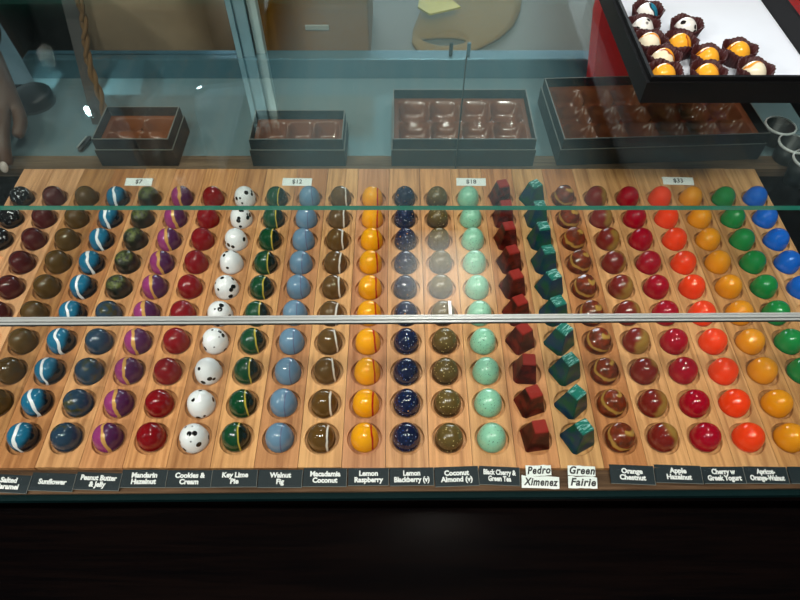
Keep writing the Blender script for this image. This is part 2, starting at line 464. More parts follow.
for i in range(1, 25):
    cname, look, _ = FL[i]
    front_seen = 4 <= i <= 21
    for k in range(10):
        p = Vector((colx(i) + random.uniform(-.0006, .0006), rowy(k) + random.uniform(-.0006, .0006), -HD))
        u, v_ = project(p + Vector((0, 0, .012)))
        if u < -13 or u > 813: continue
        o = bpy.data.objects.new('bonbon', ME5B if (i == 5 and k >= 5) else ME[i])
        o.location = p
        lk = look
        if i in (16, 17):
            base = {16: [8, 20, -4, 30, 24, 20, 18, 12, 6, 14], 17: [28, 40, 30, 42, 22, 24, 12, 10, 6, 30]}[i][k]
            o.rotation_euler = (0, 0, math.radians(base))
        elif i in (4, 6, 9, 10, 11, 12): o.rotation_euler = (0, 0, math.radians(random.uniform(-9, 9) + (2 if i > 8 else 9)))
        elif i in (18,): o.rotation_euler = (0, 0, math.radians(random.uniform(-40, 40)))
        else: o.rotation_euler = (0, 0, random.uniform(-PI, PI) if i in (1, 5, 8, 13, 14, 15) else random.uniform(-.5, .5))
        if i == 5 and k >= 5: lk = 'black bonbon with green crumb top'
        if not front_seen or k >= 5: pos = ORD[10 - k] + ' from the back'
        else: pos = ORD[k + 1] + ' from the front'
        pos = pos.replace('first from the back', 'rearmost').replace('first from the front', 'frontmost')
        tag(o, f"{lk}, {pos} in the {cname}", 'bonbon', f"bonbons in the {cname}")
        link(o)

# ------------------------------------------------------------------ display case
CASE = thing('display_case', 'long glass bonbon display case with dark wooden counter and steel front rail', 'display case')
XW = 0.78
b = bmesh.new(); box(b, -XW, XW, -0.06, 0.1685, -.06, -.013, 0, .002); box(b, -XW, XW, .1738, 0.80, -.06, -.013, 0)
obj('counter', b, M_counter, CASE)
SLANT = math.radians(-0.42)            # the front parts run a hair off the board
def slanted(x, y, z):
    return Vector((x, y + x * math.tan(SLANT) * -1 * -1, z))
b = bmesh.new()
def sbox(bm, x0, x1, y0, y1, z0, z1, mi=0, bev=0.0):
    vs = box(bm, x0, x1, y0, y1, z0, z1, mi, 0)
    for v in vs: v.co.y += v.co.x * -math.tan(SLANT) * 1.0
sbox(b, -XW, XW, .1795, .1985, -.0128, -.0045)
# the strip's rear edge follows the board
for v in b.verts:
    if v.co.y > .19: v.co.y = .1986
obj('label_strip', b, M_strip, CASE)
GZ = 0.170; GT = 0.005
b = bmesh.new(); s = -math.tan(SLANT)
lo = .1745; hi = P(398, 319.5, GZ + .005).y
prism(b, [(-XW, lo - XW * s, -.013), (XW, lo + XW * s, -.013), (XW, hi + XW * s, GZ), (-XW, hi - XW * s, GZ)], (0, -.93, .33), -.005, 0, 1)
obj('front_pane', b, [M_glass, M_gedge_dark], CASE)
b = bmesh.new(); sbox(b, -XW, XW, .1742, .1795, -.0128, -.007)
obj('glass_channel', b, M_gedge_dark, CASE)
b = bmesh.new(); prism(b, [(-XW, hi - XW * s, GZ), (XW, hi + XW * s, GZ), (XW, .738, GZ), (-XW, .738, GZ)], (0, 0, 1), GT, 0, 1)
obj('top_pane', b, [M_glass, M_gedge], CASE)
b = bmesh.new()
sbox(b, -XW, XW, hi + .0022, hi + .0036, GZ + .0051, GZ + .0056)
sbox(b, -XW, XW, hi - .0004, hi + .0016, GZ + .0051, GZ + .0060)
sbox(b, -XW, XW, hi - .0026, hi - .0010, GZ + .0040, GZ + .0052)
sbox(b, -XW, XW, hi - .0030, hi + .0030, GZ + .0036, GZ + .0051, 1)
rail = obj('front_rail', b, [M_steel, M_steel_dk], CASE)
b = bmesh.new(); c0 = P(450, 308, GZ + .006)
box(b, c0.x - .0012, c0.x + .0012, c0.y - .006, c0.y + .006, GZ + .0052, GZ + .0068, 0, .0004)
obj('clip', b, M_whiteplastic, rail)
SZ = 0.158; sy0 = P(398, 207.5, SZ + .003).y
b = bmesh.new(); prism(b, [(-XW, sy0, SZ), (XW, sy0, SZ), (XW, .738, SZ), (-XW, .738, SZ)], (0, 0, 1), .005, 0, 1)
obj('inner_shelf', b, [M_glass, M_gedge], CASE)
jx = P(455.5, 168).x
for x0, x1 in ((-.50, jx - .0006), (jx + .0006, .54)):
    b = bmesh.new(); prism(b, [(x0, .5965, -.0005), (x1, .5965, -.0005), (x1, .5965, SZ - .001), (x0, .5965, SZ - .001)], (0, -1, 0), -.0035, 0, 0)
    obj('divider_pane', b, M_clear_low, CASE)
b = bmesh.new(); box(b, jx - .0006, jx + .0006, .5965, .600, 0, SZ - .001)
obj('joint_seam', b, M_seam, CASE)
b = bmesh.new(); box(b, -.62, .62, .5962, .622, -.0129, -.0006)
obj('rear_ledge', b, M_ledge, CASE)
b = bmesh.new(); box(b, -.545, .56, .622, .797, -.0129, -.0004, 0, .0006)
obj('steel_deck', b, M_deck, CASE)
b = bmesh.new(); box(b, -.545, .56, .797, .822, -.0129, .030, 0, .002)
rr = obj('rear_rail', b, M_rail, CASE)
for px, m in ((450.5, M_gedge_dark), (468, M_rail)):
    c = PY(px, 56, .806); b = bmesh.new(); box(b, c.x - .0026, c.x + .0026, .804, .808, .030, .050, 0, .0006)
    obj('door_stop', b, m, rr)
xa = PY(239, 60, .805).x; xb = PY(256, 60, .805).x; xc = PY(268, 55, .825).x
b = bmesh.new(); box(b, xa, xa + .008, .800, .815, .030, .42, 0, .001); box(b, xa + .008, xb, .804, .815, .030, .42, 0, .0008)
obj('door_frame', b, M_alu2, CASE)
b = bmesh.new(); box(b, xb, xc, .812, .826, .026, .42, 0, .0015); box(b, xb - .004, xb, .808, .826, .026, .42, 0, .001)
obj('door_frame', b, M_alu, CASE)
b = bmesh.new(); prism(b, [(-.545, .808, .030), (xa, .808, .030), (xa, .808, .42), (-.545, .808, .42)], (0, 1, 0), .004, 0, 0)
obj('sliding_door_pane', b, M_tint, CASE)

# ------------------------------------------------------------------ flavour cards
cards = [(-14, 30, 475, 492, 'Salted\nCaramel', -3), (30, 75, 473.5, 490.5, 'Sunflower', -2), (75, 121, 473, 489.5, 'Peanut Butter\n& Jelly', -2),
 (121, 167, 470, 487, 'Mandarin\nHazelnut', 0), (167, 212, 470.5, 487, 'Cookies &\nCream', 0), (212, 257.5, 470, 486.5, 'Key Lime\nPie', 0.5),
 (258, 302.5, 470, 487, 'Walnut\nFig', 0), (303, 347, 468.5, 486, 'Macadamia\nCoconut', 0), (348, 389, 468.5, 485, 'Lemon\nRaspberry', 0.5),
 (389.5, 434, 468, 485, 'Lemon\nBlackberry (v)', 1), (434.5, 479, 467, 485.5, 'Coconut\nAlmond (v)', 2), (479, 520, 467, 484.5, 'Black Cherry &\nGreen Tea', -2.5),
 (610, 654.5, 465.5, 483.5, 'Orange\nChestnut', -2.5), (655, 702, 465.5, 482.5, 'Apple\nHazelnut', -2), (702.5, 745, 467, 483, 'Cherry w\nGreek Yogurt', 0),
 (745, 788, 467, 483, 'Apricot-\nOrange-Walnut', -1), (789, 832, 467, 483, None, 0)]
ZC = -.0038
for n_, (x0, x1, y0, y1, t, ang) in enumerate(cards):
    c = P((x0 + x1) / 2, (y0 + y1) / 2, ZC + .003)
    w = (P(x1, (y0 + y1) / 2, ZC).x - P(x0, (y0 + y1) / 2, ZC).x); d = P(400, y0, ZC).y - P(400, y1, ZC).y
    w -= .0006
    say = t.replace('\n', ' ') if t else None
    lab = f"dark slate flavour card reading {say} in white on front strip" if say else 'dark flavour card cut off by the right edge of the photo'
    r = thing('flavour_card', lab, 'card', c, math.radians(ang), 'flavour cards along the front strip')
    r.rotation_euler = (math.radians(9), 0, math.radians(ang))
    b = bmesh.new(); box(b, -w / 2, w / 2, -d / 2, d / 2, -.0008, 0, 0)
    obj('card', b, M_card, r)
    b = bmesh.new()
    box(b, w / 2 - .0004, w / 2, -d / 2, d / 2, -.0008, .00012); box(b, -w / 2, w / 2, -d / 2 - .00025, -d / 2 + .0001, -.0008, .00012)
    obj('card_edge', b, M_edge_l, r)
    if t: text('lettering', t, .0061, M_ink_w, r, (0, 0, .0002), bold=.00026, width=w * .80, space=.9)
slips = [(526, 551, 465.5, 475.5, 'Pedro', 'Ximenez'), (522, 559, 476.5, 488, 'Ximenez', 'Pedro'), (568, 595, 466, 475.5, 'Green', 'Fairie'), (568.5, 597, 477, 488, 'Fairie', 'Green')]
for x0, x1, y0, y1, t, other in slips:
    hz = ZC + .0055 if t in ('Pedro', 'Green') else ZC + .0035
    c = P((x0 + x1) / 2, (y0 + y1) / 2, hz)
    w = P(x1, y0, ZC).x - P(x0, y0, ZC).x; d = P(400, y0, ZC).y - P(400, y1, ZC).y
    where = 'above' if t in ('Pedro', 'Green') else 'below'
    r = thing('paper_slip', f"torn white paper slip reading {t} in black italics, {where} the {other} slip", 'label', c, math.radians(-2 if t != 'Pedro' else 2), 'white paper name slips')
    r.rotation_euler.x = math.radians(22)
    b = bmesh.new()
    n_e = 7; tv = []
    top = [(-w / 2 + w * k / n_e, d / 2 + random.uniform(-.0006, .0004)) for k in range(n_e + 1)]
    bot = [(-w / 2 + w * k / n_e, -d / 2 + random.uniform(-.0003, .0003)) for k in range(n_e + 1)]
    pts = bot + list(reversed(top))
    prism(b, [(x, y, 0) for x, y in pts], (0, 0, 1), -.0004)
    obj('slip', b, M_paper, r)
    text('lettering', t, .0088, M_ink_k, r, (0, 0, .0002), shear=.25, bold=.0003, width=w * .92)
prices = [(124.5, 151.5, 180, 187.5, '$7', 'beside the rear of the Salted Caramel column'), (282, 311.5, 180, 187.5, '$12', 'in front of the three cell box'),
          (456.5, 486, 180, 187.5, '$18', 'in front of the eight cell box'), (663.5, 694, 178.5, 186.5, '$33', 'in front of the largest box')]
for x0, x1, y0, y1, t, where in prices:
    c = P((x0 + x1) / 2, y1 - 1.5, 0); w = P(x1, y1).x - P(x0, y1).x; d = .0115
    r = thing('price_tag', f"small white price tag reading {t} {where}", 'label', c, 0, 'white price tags on the board')
    r.location.z = .0006
    r.rotation_euler = (math.radians(12), 0, math.radians(-1 if t != '$33' else -2))
    b = bmesh.new(); box(b, -w / 2, w / 2, 0, d, -.0004, 0); box(b, -w / 2, w / 2, d - .0006, d, -.0004 - .0022, 0)
    obj('tag', b, M_paper, r)
    text('lettering', t, .0085, M_ink_k, r, (0, d / 2, .0002), bold=.00008)

# ------------------------------------------------------------------ empty gift boxes
def gift_box(label, px0, px1, pyf, depth, ncol, nrow, h=.041, rot=0.0):
    a = P(px0, pyf, 0); c = P(px1, pyf, 0); w = c.x - a.x
    r = thing('gift_box', label, 'box', (a.x, a.y + .004, 0), rot, 'open gift boxes behind the board')
    def wall(bm, o, t, z0, z1, mi=0):   # hollow rectangle inset by o, thickness t
        for (x0, x1, y0, y1) in ((o, w - o, o, o + t), (o, w - o, depth - o - t, depth - o), (o, o + t, o + t, depth - o - t), (w - o - t, w - o, o + t, depth - o - t)):
            box(bm, x0, x1, y0, y1, z0, z1, mi)
    b = bmesh.new(); wall(b, 0, .0015, 0, h * .62); box(b, .0015, w - .0015, .0015, depth - .0015, 0, .0015)
    base = obj('base', b, M_boxk, r)
    b = bmesh.new(); wall(b, -.00005, .0016, h * .62, h * .62 + .0003); obj('rim', b, M_edge_l, base)
    b = bmesh.new(); wall(b, .0017, .0014, .0016, h); col = obj('collar', b, M_boxk, r)
    b = bmesh.new(); wall(b, .00165, .0015, h, h + .0003); obj('rim', b, M_edge_l, col)
    # brown moulded tray with cells: top sheet with rounded wells
    i0 = .0034; W = w - 2 * i0; D = depth - 2 * i0; zt = h * .68
    mg = .006 if ncol < 6 else .008
    cw = (W - 2 * mg) / ncol; cd = (D - 2 * mg) / nrow
    nx, ny = ncol * 16, nrow * 16
    b = bmesh.new(); g = []
    xsn = [0, mg * .9] + [mg + cw * ncol * k / nx for k in range(nx + 1)] + [W - mg * .9, W]
    ysn = [0, mg * .9] + [mg + cd * nrow * k / ny for k in range(ny + 1)] + [D - mg * .9, D]
    for y in ysn:
        row = []
        for x in xsn:
            z = zt
            if mg <= x <= W - mg and mg <= y <= D - mg:
                fx = ((x - mg) / cw) % 1.0; fy = ((y - mg) / cd) % 1.0
                e = max(abs(fx - .5), abs(fy - .5)) * 2; e2 = ((abs(fx - .5) * 2) ** 4 + (abs(fy - .5) * 2) ** 4) ** .25
                k = min(1, max(0, (1 - e2) / .17)); k = k * k * (3 - 2 * k)
                z = zt - (zt - .004) * .82 * k - (.0012 if e < .99 else .0006)
            row.append(b.verts.new((i0 + x, i0 + y, z)))
        g.append(row)
    for j in range(len(ysn) - 1):
        for i in range(len(xsn) - 1):
            b.faces.new((g[j][i], g[j][i + 1], g[j + 1][i + 1], g[j + 1][i]))
    t = obj('cell_tray', b, M_traybr, r, smooth=True)
    return r
gift_box('small open black gift box with two by two brown cells, left of the others', 101.5, 178, 168, .070, 2, 2)
gift_box('open black gift box with three brown cells above the $12 tag', 253, 346, 168.2, .063, 3, 1)
gift_box('open black gift box with eight brown cells above the $18 tag', 391.5, 533, 168, .108, 4, 2)
gift_box('largest open black gift box with rows of brown cells above the $33 tag', 557, 762, 167.5, .134, 6, 3, .040, math.radians(2.6))

# ------------------------------------------------------------------ tray box on the glass top
TZ = GZ + GT
fx = P(648, 103, TZ)
TB = thing('tray_box', 'black box with white lining holding sample bonbons on the glass top', 'box', (fx.x - .008, fx.y, TZ), 0)
TW, TD, TH_ = .186, .235, .0255
def frame(bm, o, t, z0, z1, mi=0):
    for (x0, x1, y0, y1) in ((o, TW - o, o, o + t), (o, TW - o, TD - o - t, TD - o), (o, o + t, o + t, TD - o - t), (TW - o - t, TW - o, o + t, TD - o - t)):
        box(bm, x0, x1, y0, y1, z0, z1, mi, 0)
M_tray = plain('tray_black', (.0025, .0025, .003), .5, 0, .15, 0, .2, 90)
M_lining = plain('white_lining', (.74, .80, .90), .5, var=.02)
b = bmesh.new(); frame(b, 0, .003, 0, TH_ - .004); box(b, .003, TW - .003, .003, TD - .003, 0, .0020)
obj('outer_shell', b, M_tray, TB)
b = bmesh.new(); frame(b, .0034, .0030, .0021, TH_); obj('inner_wall', b, M_tray, TB)
b = bmesh.new(); box(b, .0067, TW - .0067, .0067, TD - .0067, .0022, .004); obj('lining', b, M_lining, TB)
b = bmesh.new(); box(b, .0063, .0067, .0067, TD - .0067, .0041, TH_ - .003); obj('lining_edge', b, plain('gilt_edge', (.16, .08, .03), .35), TB)
M_cup = plain('cup_brown', (.045, .009, .010), .5, 0, .3, 0, .2, 60)
def cup_bm():
    b = bmesh.new()
    def mod(r, z, a): return r * (1 + .035 * math.sin(a * 26)), z + (.0012 * math.sin(a * 5 + r * 300) if z > .013 else 0)
    lathe(b, [(.0125, 0), (.0128, .0004), (.0146, .009), (.0166, .0165), (.0161, .0165), (.0140, .009), (.0122, .0010)], 104, True, True, mod)
    return b
me_cup = mesh_of('paper_cup', cup_bm(), M_cup)
m_or = choc('orange_cream', striped((.84, .74, .52), (.85, .34, .02), (.33, .03, .01), .0, .06, 1.2, .05))
m_or2 = choc('orange_red_line', striped((.88, .40, .03), (.85, .34, .02), (.35, .03, .01), .25, .05, .9, .05))
m_cr = choc('cream_orange', striped((.80, .74, .56), (.80, .72, .52), (.80, .30, .03), .1, .14, 1.0, .08))
m_bw = choc('white_black', specks(solid((.78, .78, .75), .05), [(1.6, .42, .45, (.015, .012, .012))]))
m_tw = choc('white_teal', striped((.78, .78, .75), (.015, .19, .30), (.02, .05, .07), .05, .08, 1.0, .05))
def dome_small():
    b = bmesh.new(); r = .0128; h = .0205; prof = [(r * .9, 0), (r, .001)]
    for k in range(1, 12):
        z = .001 + (h - .001) * math.sin(k / 12 * PI / 2); u = (z - .001) / (h - .001)
        prof.append((r * (1 - u ** 2.2) ** .5, z))
    lathe(b, prof, 32); return b
mesh_s = {m.name: mesh_of('bonbon', dome_small(), m) for m in (m_or, m_or2, m_cr, m_bw, m_tw)}
samples = [(649, 7, m_tw, 'white and teal bonbon', 'rearmost at the left', 20), (642, 22, m_bw, 'black splashed white bonbon', 'second from the rear at the left', 0),
 (688, 22, m_bw, 'black splashed white bonbon', 'near the middle', 70), (649, 37, m_cr, 'cream bonbon with orange stroke', 'left side', 60),
 (682, 38, m_or2, 'orange bonbon with red stripe', 'centre left', 5), (665, 53, m_or, 'orange and cream slanted-line bonbon', 'second from the front', 50),
 (710, 52, m_or2, 'orange bonbon with thin rim line', 'centre right', 90), (741, 46, m_or2, 'large orange bonbon with cream dot', 'farthest right', 120),
 (662, 72, m_or2, 'half hidden orange bonbon', 'leftmost in front', 80), (711, 71, m_or2, 'half hidden orange bonbon', 'middle of the front', 30),
 (757, 66, m_cr, 'half hidden cream bonbon', 'rightmost in front', 100)]
for px, py, m, look, where, rz in samples:
    p = P(px, py, TZ + .021); p.z = TZ + .0041
    p.x = max(p.x, TB.location.x + .0067 + .0172); p.y = max(p.y, TB.location.y + .0067 + .0172)
    cu = bpy.data.objects.new('paper_cup', me_cup); cu.location = p; cu.rotation_euler = (0, 0, random.uniform(0, 3))
    tag(cu, f"brown paper cup under the {look}, {where}", 'paper cup', 'paper cups in the tray box'); link(cu)
    o = bpy.data.objects.new('bonbon', mesh_s[m.name]); o.location = p + Vector((0, 0, .0011)); o.rotation_euler = (0, 0, math.radians(rz)); o.scale = (.97, .97, .96)
    tag(o, f"{look}, {where} of the tray box", 'bonbon', 'sample bonbons in the tray box'); link(o)

# ------------------------------------------------------------------ behind the case
M_red = plain('red_paper', (.86, .008, .014), .5, 0, .4, 0, .05, 20)
bag = thing('gift_bag', 'bright red paper gift bag standing behind the largest box', 'bag', (.392, .768, 0))
b = bmesh.new()
pts = [(-.114, -.020), (.114, -.020), (.114, .020), (-.114, .020)]
lo_ = [b.verts.new((x, y, 0)) for x, y in pts]; mid = [b.verts.new((x * 1.16, y, .11)) for x, y in pts]
hi_ = [b.verts.new((x * 1.20, y * .55, .21)) for x, y in pts]; hin = [b.verts.new((x * 1.19, y * .50, .21)) for x, y in pts]; loi = [b.verts.new((x * .97, y * .5, .02)) for x, y in pts]
b.faces.new(list(reversed(lo_)))
for A, B in ((lo_, mid), (mid, hi_), (hi_, hin), (hin, loi)):
    for i in range(4): b.faces.new((A[i], A[(i + 1) % 4], B[(i + 1) % 4], B[i]))
b.faces.new(loi); bmesh.ops.recalc_face_normals(b, faces=b.faces)
obj('bag_body', b, M_red, bag)
b = bmesh.new(); tube(b, [(-.05 + .1 * t, -.0125, .20 + .05 * math.sin(PI * t)) for t in [k / 12 for k in range(13)]], .0015)
obj('handle', b, plain('cord_black', (.01, .01, .01), .7), bag)

RC = thing('rear_cabinet', 'pale grey service cabinet top behind the case', 'cabinet', (.30, 1.2, -.9))
b = bmesh.new(); box(b, -.53, .75, -.37, .6, .84, .870, 0, .003); obj('worktop', b, plain('grey_olive_top', (.085, .088, .068), .55, 0, .2, 0, .08, 9), RC)
b = bmesh.new(); box(b, -.52, .74, -.35, .58, 0, .84); obj('carcass', b, plain('grey_carcass', (.12, .12, .10), .6), RC)
CB = thing('storage_box', 'plain brown box with a cut-out handle behind the case', 'box', (0, 0, -.03))
M_kraft = plain('kraft_brown', (.20, .085, .008), .65, 0, .1, 0, .12, 14)
bx0 = PY(264, 57, .872).x; bx1 = PY(370, 57, .872).x
b = bmesh.new(); box(b, bx0, bx1, .872, 1.05, 0, .20, 0, .003); obj('box_body', b, M_kraft, CB)
hc = PY(317, 27.5, .871)
b = bmesh.new(); box(b, hc.x - .018, hc.x + .018, .8700, .8722, hc.z + .03 - .0042, hc.z + .03 + .0042, 0, .001)
obj('handle', b, plain('slot_grey', (.30, .32, .27), .5), CB)
# tan bag with a cut-out handle
TB2 = thing('tan_bag', 'tan rounded bag with a cut-out handle lying behind the case', 'bag', (0, 0, -.03))
b = bmesh.new()
ol = [(413, 20), (412, 32), (418, 40), (430, 47), (450, 53), (462, 47), (480, 38), (500, 28), (516, 14), (522, 0), (524, -14), (470, -20), (425, -10)]
inn = [(420, 29), (428, 33), (440, 36), (455, 35.5), (466, 33), (467, 29), (455, 27), (438, 27)]
po = [P(x, y, -.008) for x, y in ol]; pi_ = [P(x, y, -.008) for x, y in inn]
# resample both loops to the same count and bridge them
def resample(loop, n, start_dir):
    c = sum(loop, Vector()) / len(loop)
    cc = sum(pi_, Vector()) / len(pi_)
    out = []
    for k in range(n):
        a = 2 * PI * k / n; d = Vector((math.cos(a), math.sin(a), 0)); best = None
        for i in range(len(loop)):
            p0, p1 = loop[i] - cc, loop[(i + 1) % len(loop)] - cc
            e = p1 - p0; den = d.x * e.y - d.y * e.x
            if abs(den) < 1e-12: continue
            t = (p0.x * e.y - p0.y * e.x) / den; u = (p0.x * d.y - p0.y * d.x) / den
            if t > 0 and -1e-6 <= u <= 1 + 1e-6: best = max(best or 0, t)
        out.append(cc + d * (best or .01))
    return out
A = resample(po, 48, 0); B = resample(pi_, 48, 0)
def ring(ps, z, k=1.0, c=None):
    return [b.verts.new((p.x, p.y, z)) for p in ps]
z0, z1 = .0005, .006
loops = [ring(A, z0), ring(A, z0 + .004), ring([a.lerp(bb, .15) for a, bb in zip(A, B)], z1), ring([a.lerp(bb, .85) for a, bb in zip(A, B)], z1), ring(B, z1 - .001), ring(B, z0)]
for l0, l1 in zip(loops, loops[1:] + loops[:1]):
    for i in range(48): b.faces.new((l0[i], l0[(i + 1) % 48], l1[(i + 1) % 48], l1[i]))
bmesh.ops.recalc_face_normals(b, faces=b.faces)
obj('bag_body', b, plain('tan_felt', (.17, .105, .020), .8, 0, .2, 0, .12, 60, .1), TB2, True)
yc = [P(x, y, 0) for x, y in ((418, 3), (430, 10), (461, 3), (448, -8), (420, -10))]
b = bmesh.new(); prism(b, [(p.x, p.y, -.0095) for p in yc], (0, 0, 1), .003)
tag(obj('yellow_card', b, plain('yellow_paper', (.42, .37, .02), .6)), 'folded yellow card lying on the tan bag behind the case', 'card')

# dark cups with white rims at the right end
M_cupk = plain('cup_black', (.008, .012, .013), .4); M_rimw = plain('rim_white', (.75, .78, .78), .5)
for k, (px, py) in enumerate(((783, 122), (797, 140), (812, 156))):
    c = P(px, py, .03)
    r = thing('black_cup', ['black cup with white rim at the right end, rearmost of the row', 'middle black cup with white rim at the right end', 'frontmost black cup with white rim at the right end'][k], 'cup', (c.x, c.y, -.0127), 0, 'black cups with white rims')
    b = bmesh.new(); lathe(b, [(.013, 0), (.019, .036), (.0178, .036), (.0120, .003)], 28, True, True); obj('cup_body', b, M_cupk, r, True)
    b = bmesh.new(); lathe(b, [(.0178, .036), (.0196, .0355), (.0200, .0375), (.0180, .0385)], 28, False, False); obj('rim', b, M_rimw, r, True)
# pen and cord left of the small box
pa, pb = P(79, 151, .004), P(91, 137, .004)
b = bmesh.new(); tube(b, [pa, pa.lerp(pb, .1), pa.lerp(pb, .9), pb], [.0015, .0036, .0036, .002]); pen = obj('pen', b, plain('pen_black', (.01, .01, .012), .3))
tag(pen, 'black pen lying left of the smallest gift box', 'pen')
b = bmesh.new(); d_ = Vector((-.0030, 0, .003)); tube(b, [pa.lerp(pb, .1) + d_, pa.lerp(pb, .9) + d_], .0011); obj('pen_clip', b, M_steel, pen)
c0, c1 = P(106, 130, .004), PY(76, -6, .785)
b = bmesh.new()
for ph in (0, PI):
    pts = []
    for k in range(70):
        t = k / 69; p = c0.lerp(c1, t); a = t * 24 + ph
        pts.append(p + Vector((math.cos(a) * .0026 + .003 * math.sin(t * 9), math.sin(a) * .0026, 0)))
    tube(b, pts, .0030, 8)
tag(obj('twisted_cord', b, plain('tan_cord', (.13, .070, .028), .8, 0, .2, 0, .3, 160, .3), smooth=True), 'twisted tan cord leaning against the rear door left of the person', 'cord')
c2, c3 = c0 + Vector((-.012, .012, 0)), c1 + Vector((-.016, .010, 0))
b = bmesh.new(); w_ = Vector((.010, 0, 0)); prism(b, [c2 - w_, c2 + w_, c3 + w_, c3 - w_], (0, 1, .3), .003)
tag(obj('dark_strap', b, plain('strap_black', (.008, .008, .008), .6)), 'flat black strap running behind the twisted tan cord', 'strap')

# ------------------------------------------------------------------ person behind the case
M_skin = plain('skin', (.085, .042, .025), .5, 0, .4, 0, .08, 60)
M_trou = plain('tan_trousers', (.36, .22, .125), .8, 0, .2, 0, .25, 22, .25)
M_jack = plain('dark_jacket', (.010, .011, .011), .75, 0, .2, 0, .2, 30, .2)
M_hair = plain('hair', (.012, .008, .006), .6)
PERSON = thing('person', 'person in tan trousers and dark top standing behind the case at left', 'person', (-.48, 1.04, -.9))
def skin(name, verts, edges, mat, parent, sub=2, root=0):
    me = bpy.data.meshes.new(name); me.from_pydata([v[0] for v in verts], edges, [])
    o = bpy.data.objects.new(name, me); link(o, parent); me.materials.append(mat)
    me.skin_vertices or o.modifiers.new('s', 'SKIN')
    if not o.modifiers: o.modifiers.new('s', 'SKIN')
    for i, v in enumerate(verts):
        r = v[1]; me.skin_vertices[0].data[i].radius = r if isinstance(r, tuple) else (r, r)
        me.skin_vertices[0].data[i].use_root = (i == root)
    o.modifiers.new('u', 'SUBSURF').levels = sub; o.modifiers['u'].render_levels = sub
    dg = bpy.context.evaluated_depsgraph_get(); dg.update()
    m2 = bpy.data.meshes.new_from_object(o.evaluated_get(dg)); m2.name = name
    o.modifiers.clear(); o.data = m2; bpy.data.meshes.remove(me)
    for p in m2.polygons: p.use_smooth = True
    return o
# hand target in the person's own frame
hw = P(-7, 98, .050) - Vector((-.48, 1.04, -.9))
V = [((0, 0, .90), (.13, .10)), ((0, .0, 1.06), (.125, .09)), ((0, .01, 1.24), (.15, .10)), ((0, .02, 1.38), (.10, .07)), ((0, .0, 1.45), .052), ((0, -.02, 1.56), (.072, .088)), ((0, -.015, 1.655), (.062, .075)),
     ((-.10, 0, .86), (.085, .09)), ((-.11, -.01, .48), .06), ((-.11, .02, .10), .042), ((-.11, -.10, .035), (.038, .03)),
     ((.10, 0, .86), (.085, .09)), ((.11, -.01, .48), .06), ((.11, .02, .10), .042), ((.11, -.10, .035), (.038, .03)),
     ((-.17, .02, 1.36), .06), ((-.27, -.03, 1.12), .045), (tuple(hw + Vector((0, .02, .03))), .027), (tuple(hw + Vector((0, -.012, .0))), (.034, .016)),
     ((.17, .02, 1.36), .06), ((.20, .03, 1.12), .045), ((.09, -.125, 1.07), .028), ((.03, -.145, 1.06), (.036, .020))]
E = [(0, 1), (1, 2), (2, 3), (3, 4), (4, 5), (5, 6), (0, 7), (7, 8), (8, 9), (9, 10), (0, 11), (11, 12), (12, 13), (13, 14), (3, 15), (15, 16), (16, 17), (17, 18), (3, 19), (19, 20), (20, 21), (21, 22)]
# fingers of the forward hand: four, bent downwards over the edge, and a thumb at the side
palm = hw + Vector((0, -.012, 0)); fi = []
for k, (dx, ln) in enumerate(((-.027, .060), (-.009, .070), (.009, .073), (.027, .066))):
    p0 = palm + Vector((dx, -.016, 0))
    idx = len(V)
    V += [(tuple(p0), .0095), (tuple(p0 + Vector((dx * .12, -.42 * ln, -.10 * ln))), .0090), (tuple(p0 + Vector((dx * .18, -.72 * ln, -.34 * ln))), .0085), (tuple(p0 + Vector((dx * .18, -.88 * ln, -.62 * ln))), .0074)]
    E += [(18, idx), (idx, idx + 1), (idx + 1, idx + 2), (idx + 2, idx + 3)]; fi.append(p0 + Vector((dx * .18, -.90 * ln, -.56 * ln)))
idx = len(V); V += [(tuple(palm + Vector((.034, -.002, -.004))), .010), (tuple(palm + Vector((.044, -.024, -.012))), .009), (tuple(palm + Vector((.042, -.044, -.020))), .0078)]
E += [(18, idx), (idx, idx + 1), (idx + 1, idx + 2)]
for k, (dx, ln) in enumerate(((-.02, .07), (-.007, .08), (.007, .075), (.02, .06))):
    idx = len(V); a = Vector((.005, -.150, 1.06 + dx))
    V += [(tuple(a), .0095), (tuple(a + Vector((-ln * .5, 0, -.004))), .009), (tuple(a + Vector((-ln, .012, -.010))), .0075)]
    E += [(22, idx), (idx, idx + 1), (idx + 1, idx + 2)]
skin('body', V, E, M_skin, PERSON)
M_nail = plain('nail', (.42, .36, .32), .3)
for p in fi:
    b = bmesh.new(); bmesh.ops.create_uvsphere(b, u_segments=12, v_segments=8, radius=1, matrix=Matrix.Translation(p + Vector((0, -.0055, .0015))) @ Matrix.Rotation(math.radians(-30), 4, 'X') @ Matrix.Diagonal((.0055, .0022, .0072, 1)))
    obj('nail', b, M_nail, PERSON, True)
skin('trousers', [((0, 0, .90), (.155, .125)), ((0, 0, 1.02), (.14, .108)), ((-.095, 0, .80), (.105, .11)), ((-.11, -.01, .48), .082), ((-.11, .015, .12), .075), ((.095, 0, .80), (.105, .11)), ((.11, -.01, .48), .082), ((.11, .015, .12), .075)],
     [(0, 1), (0, 2), (2, 3), (3, 4), (0, 5), (5, 6), (6, 7)], M_trou, PERSON)
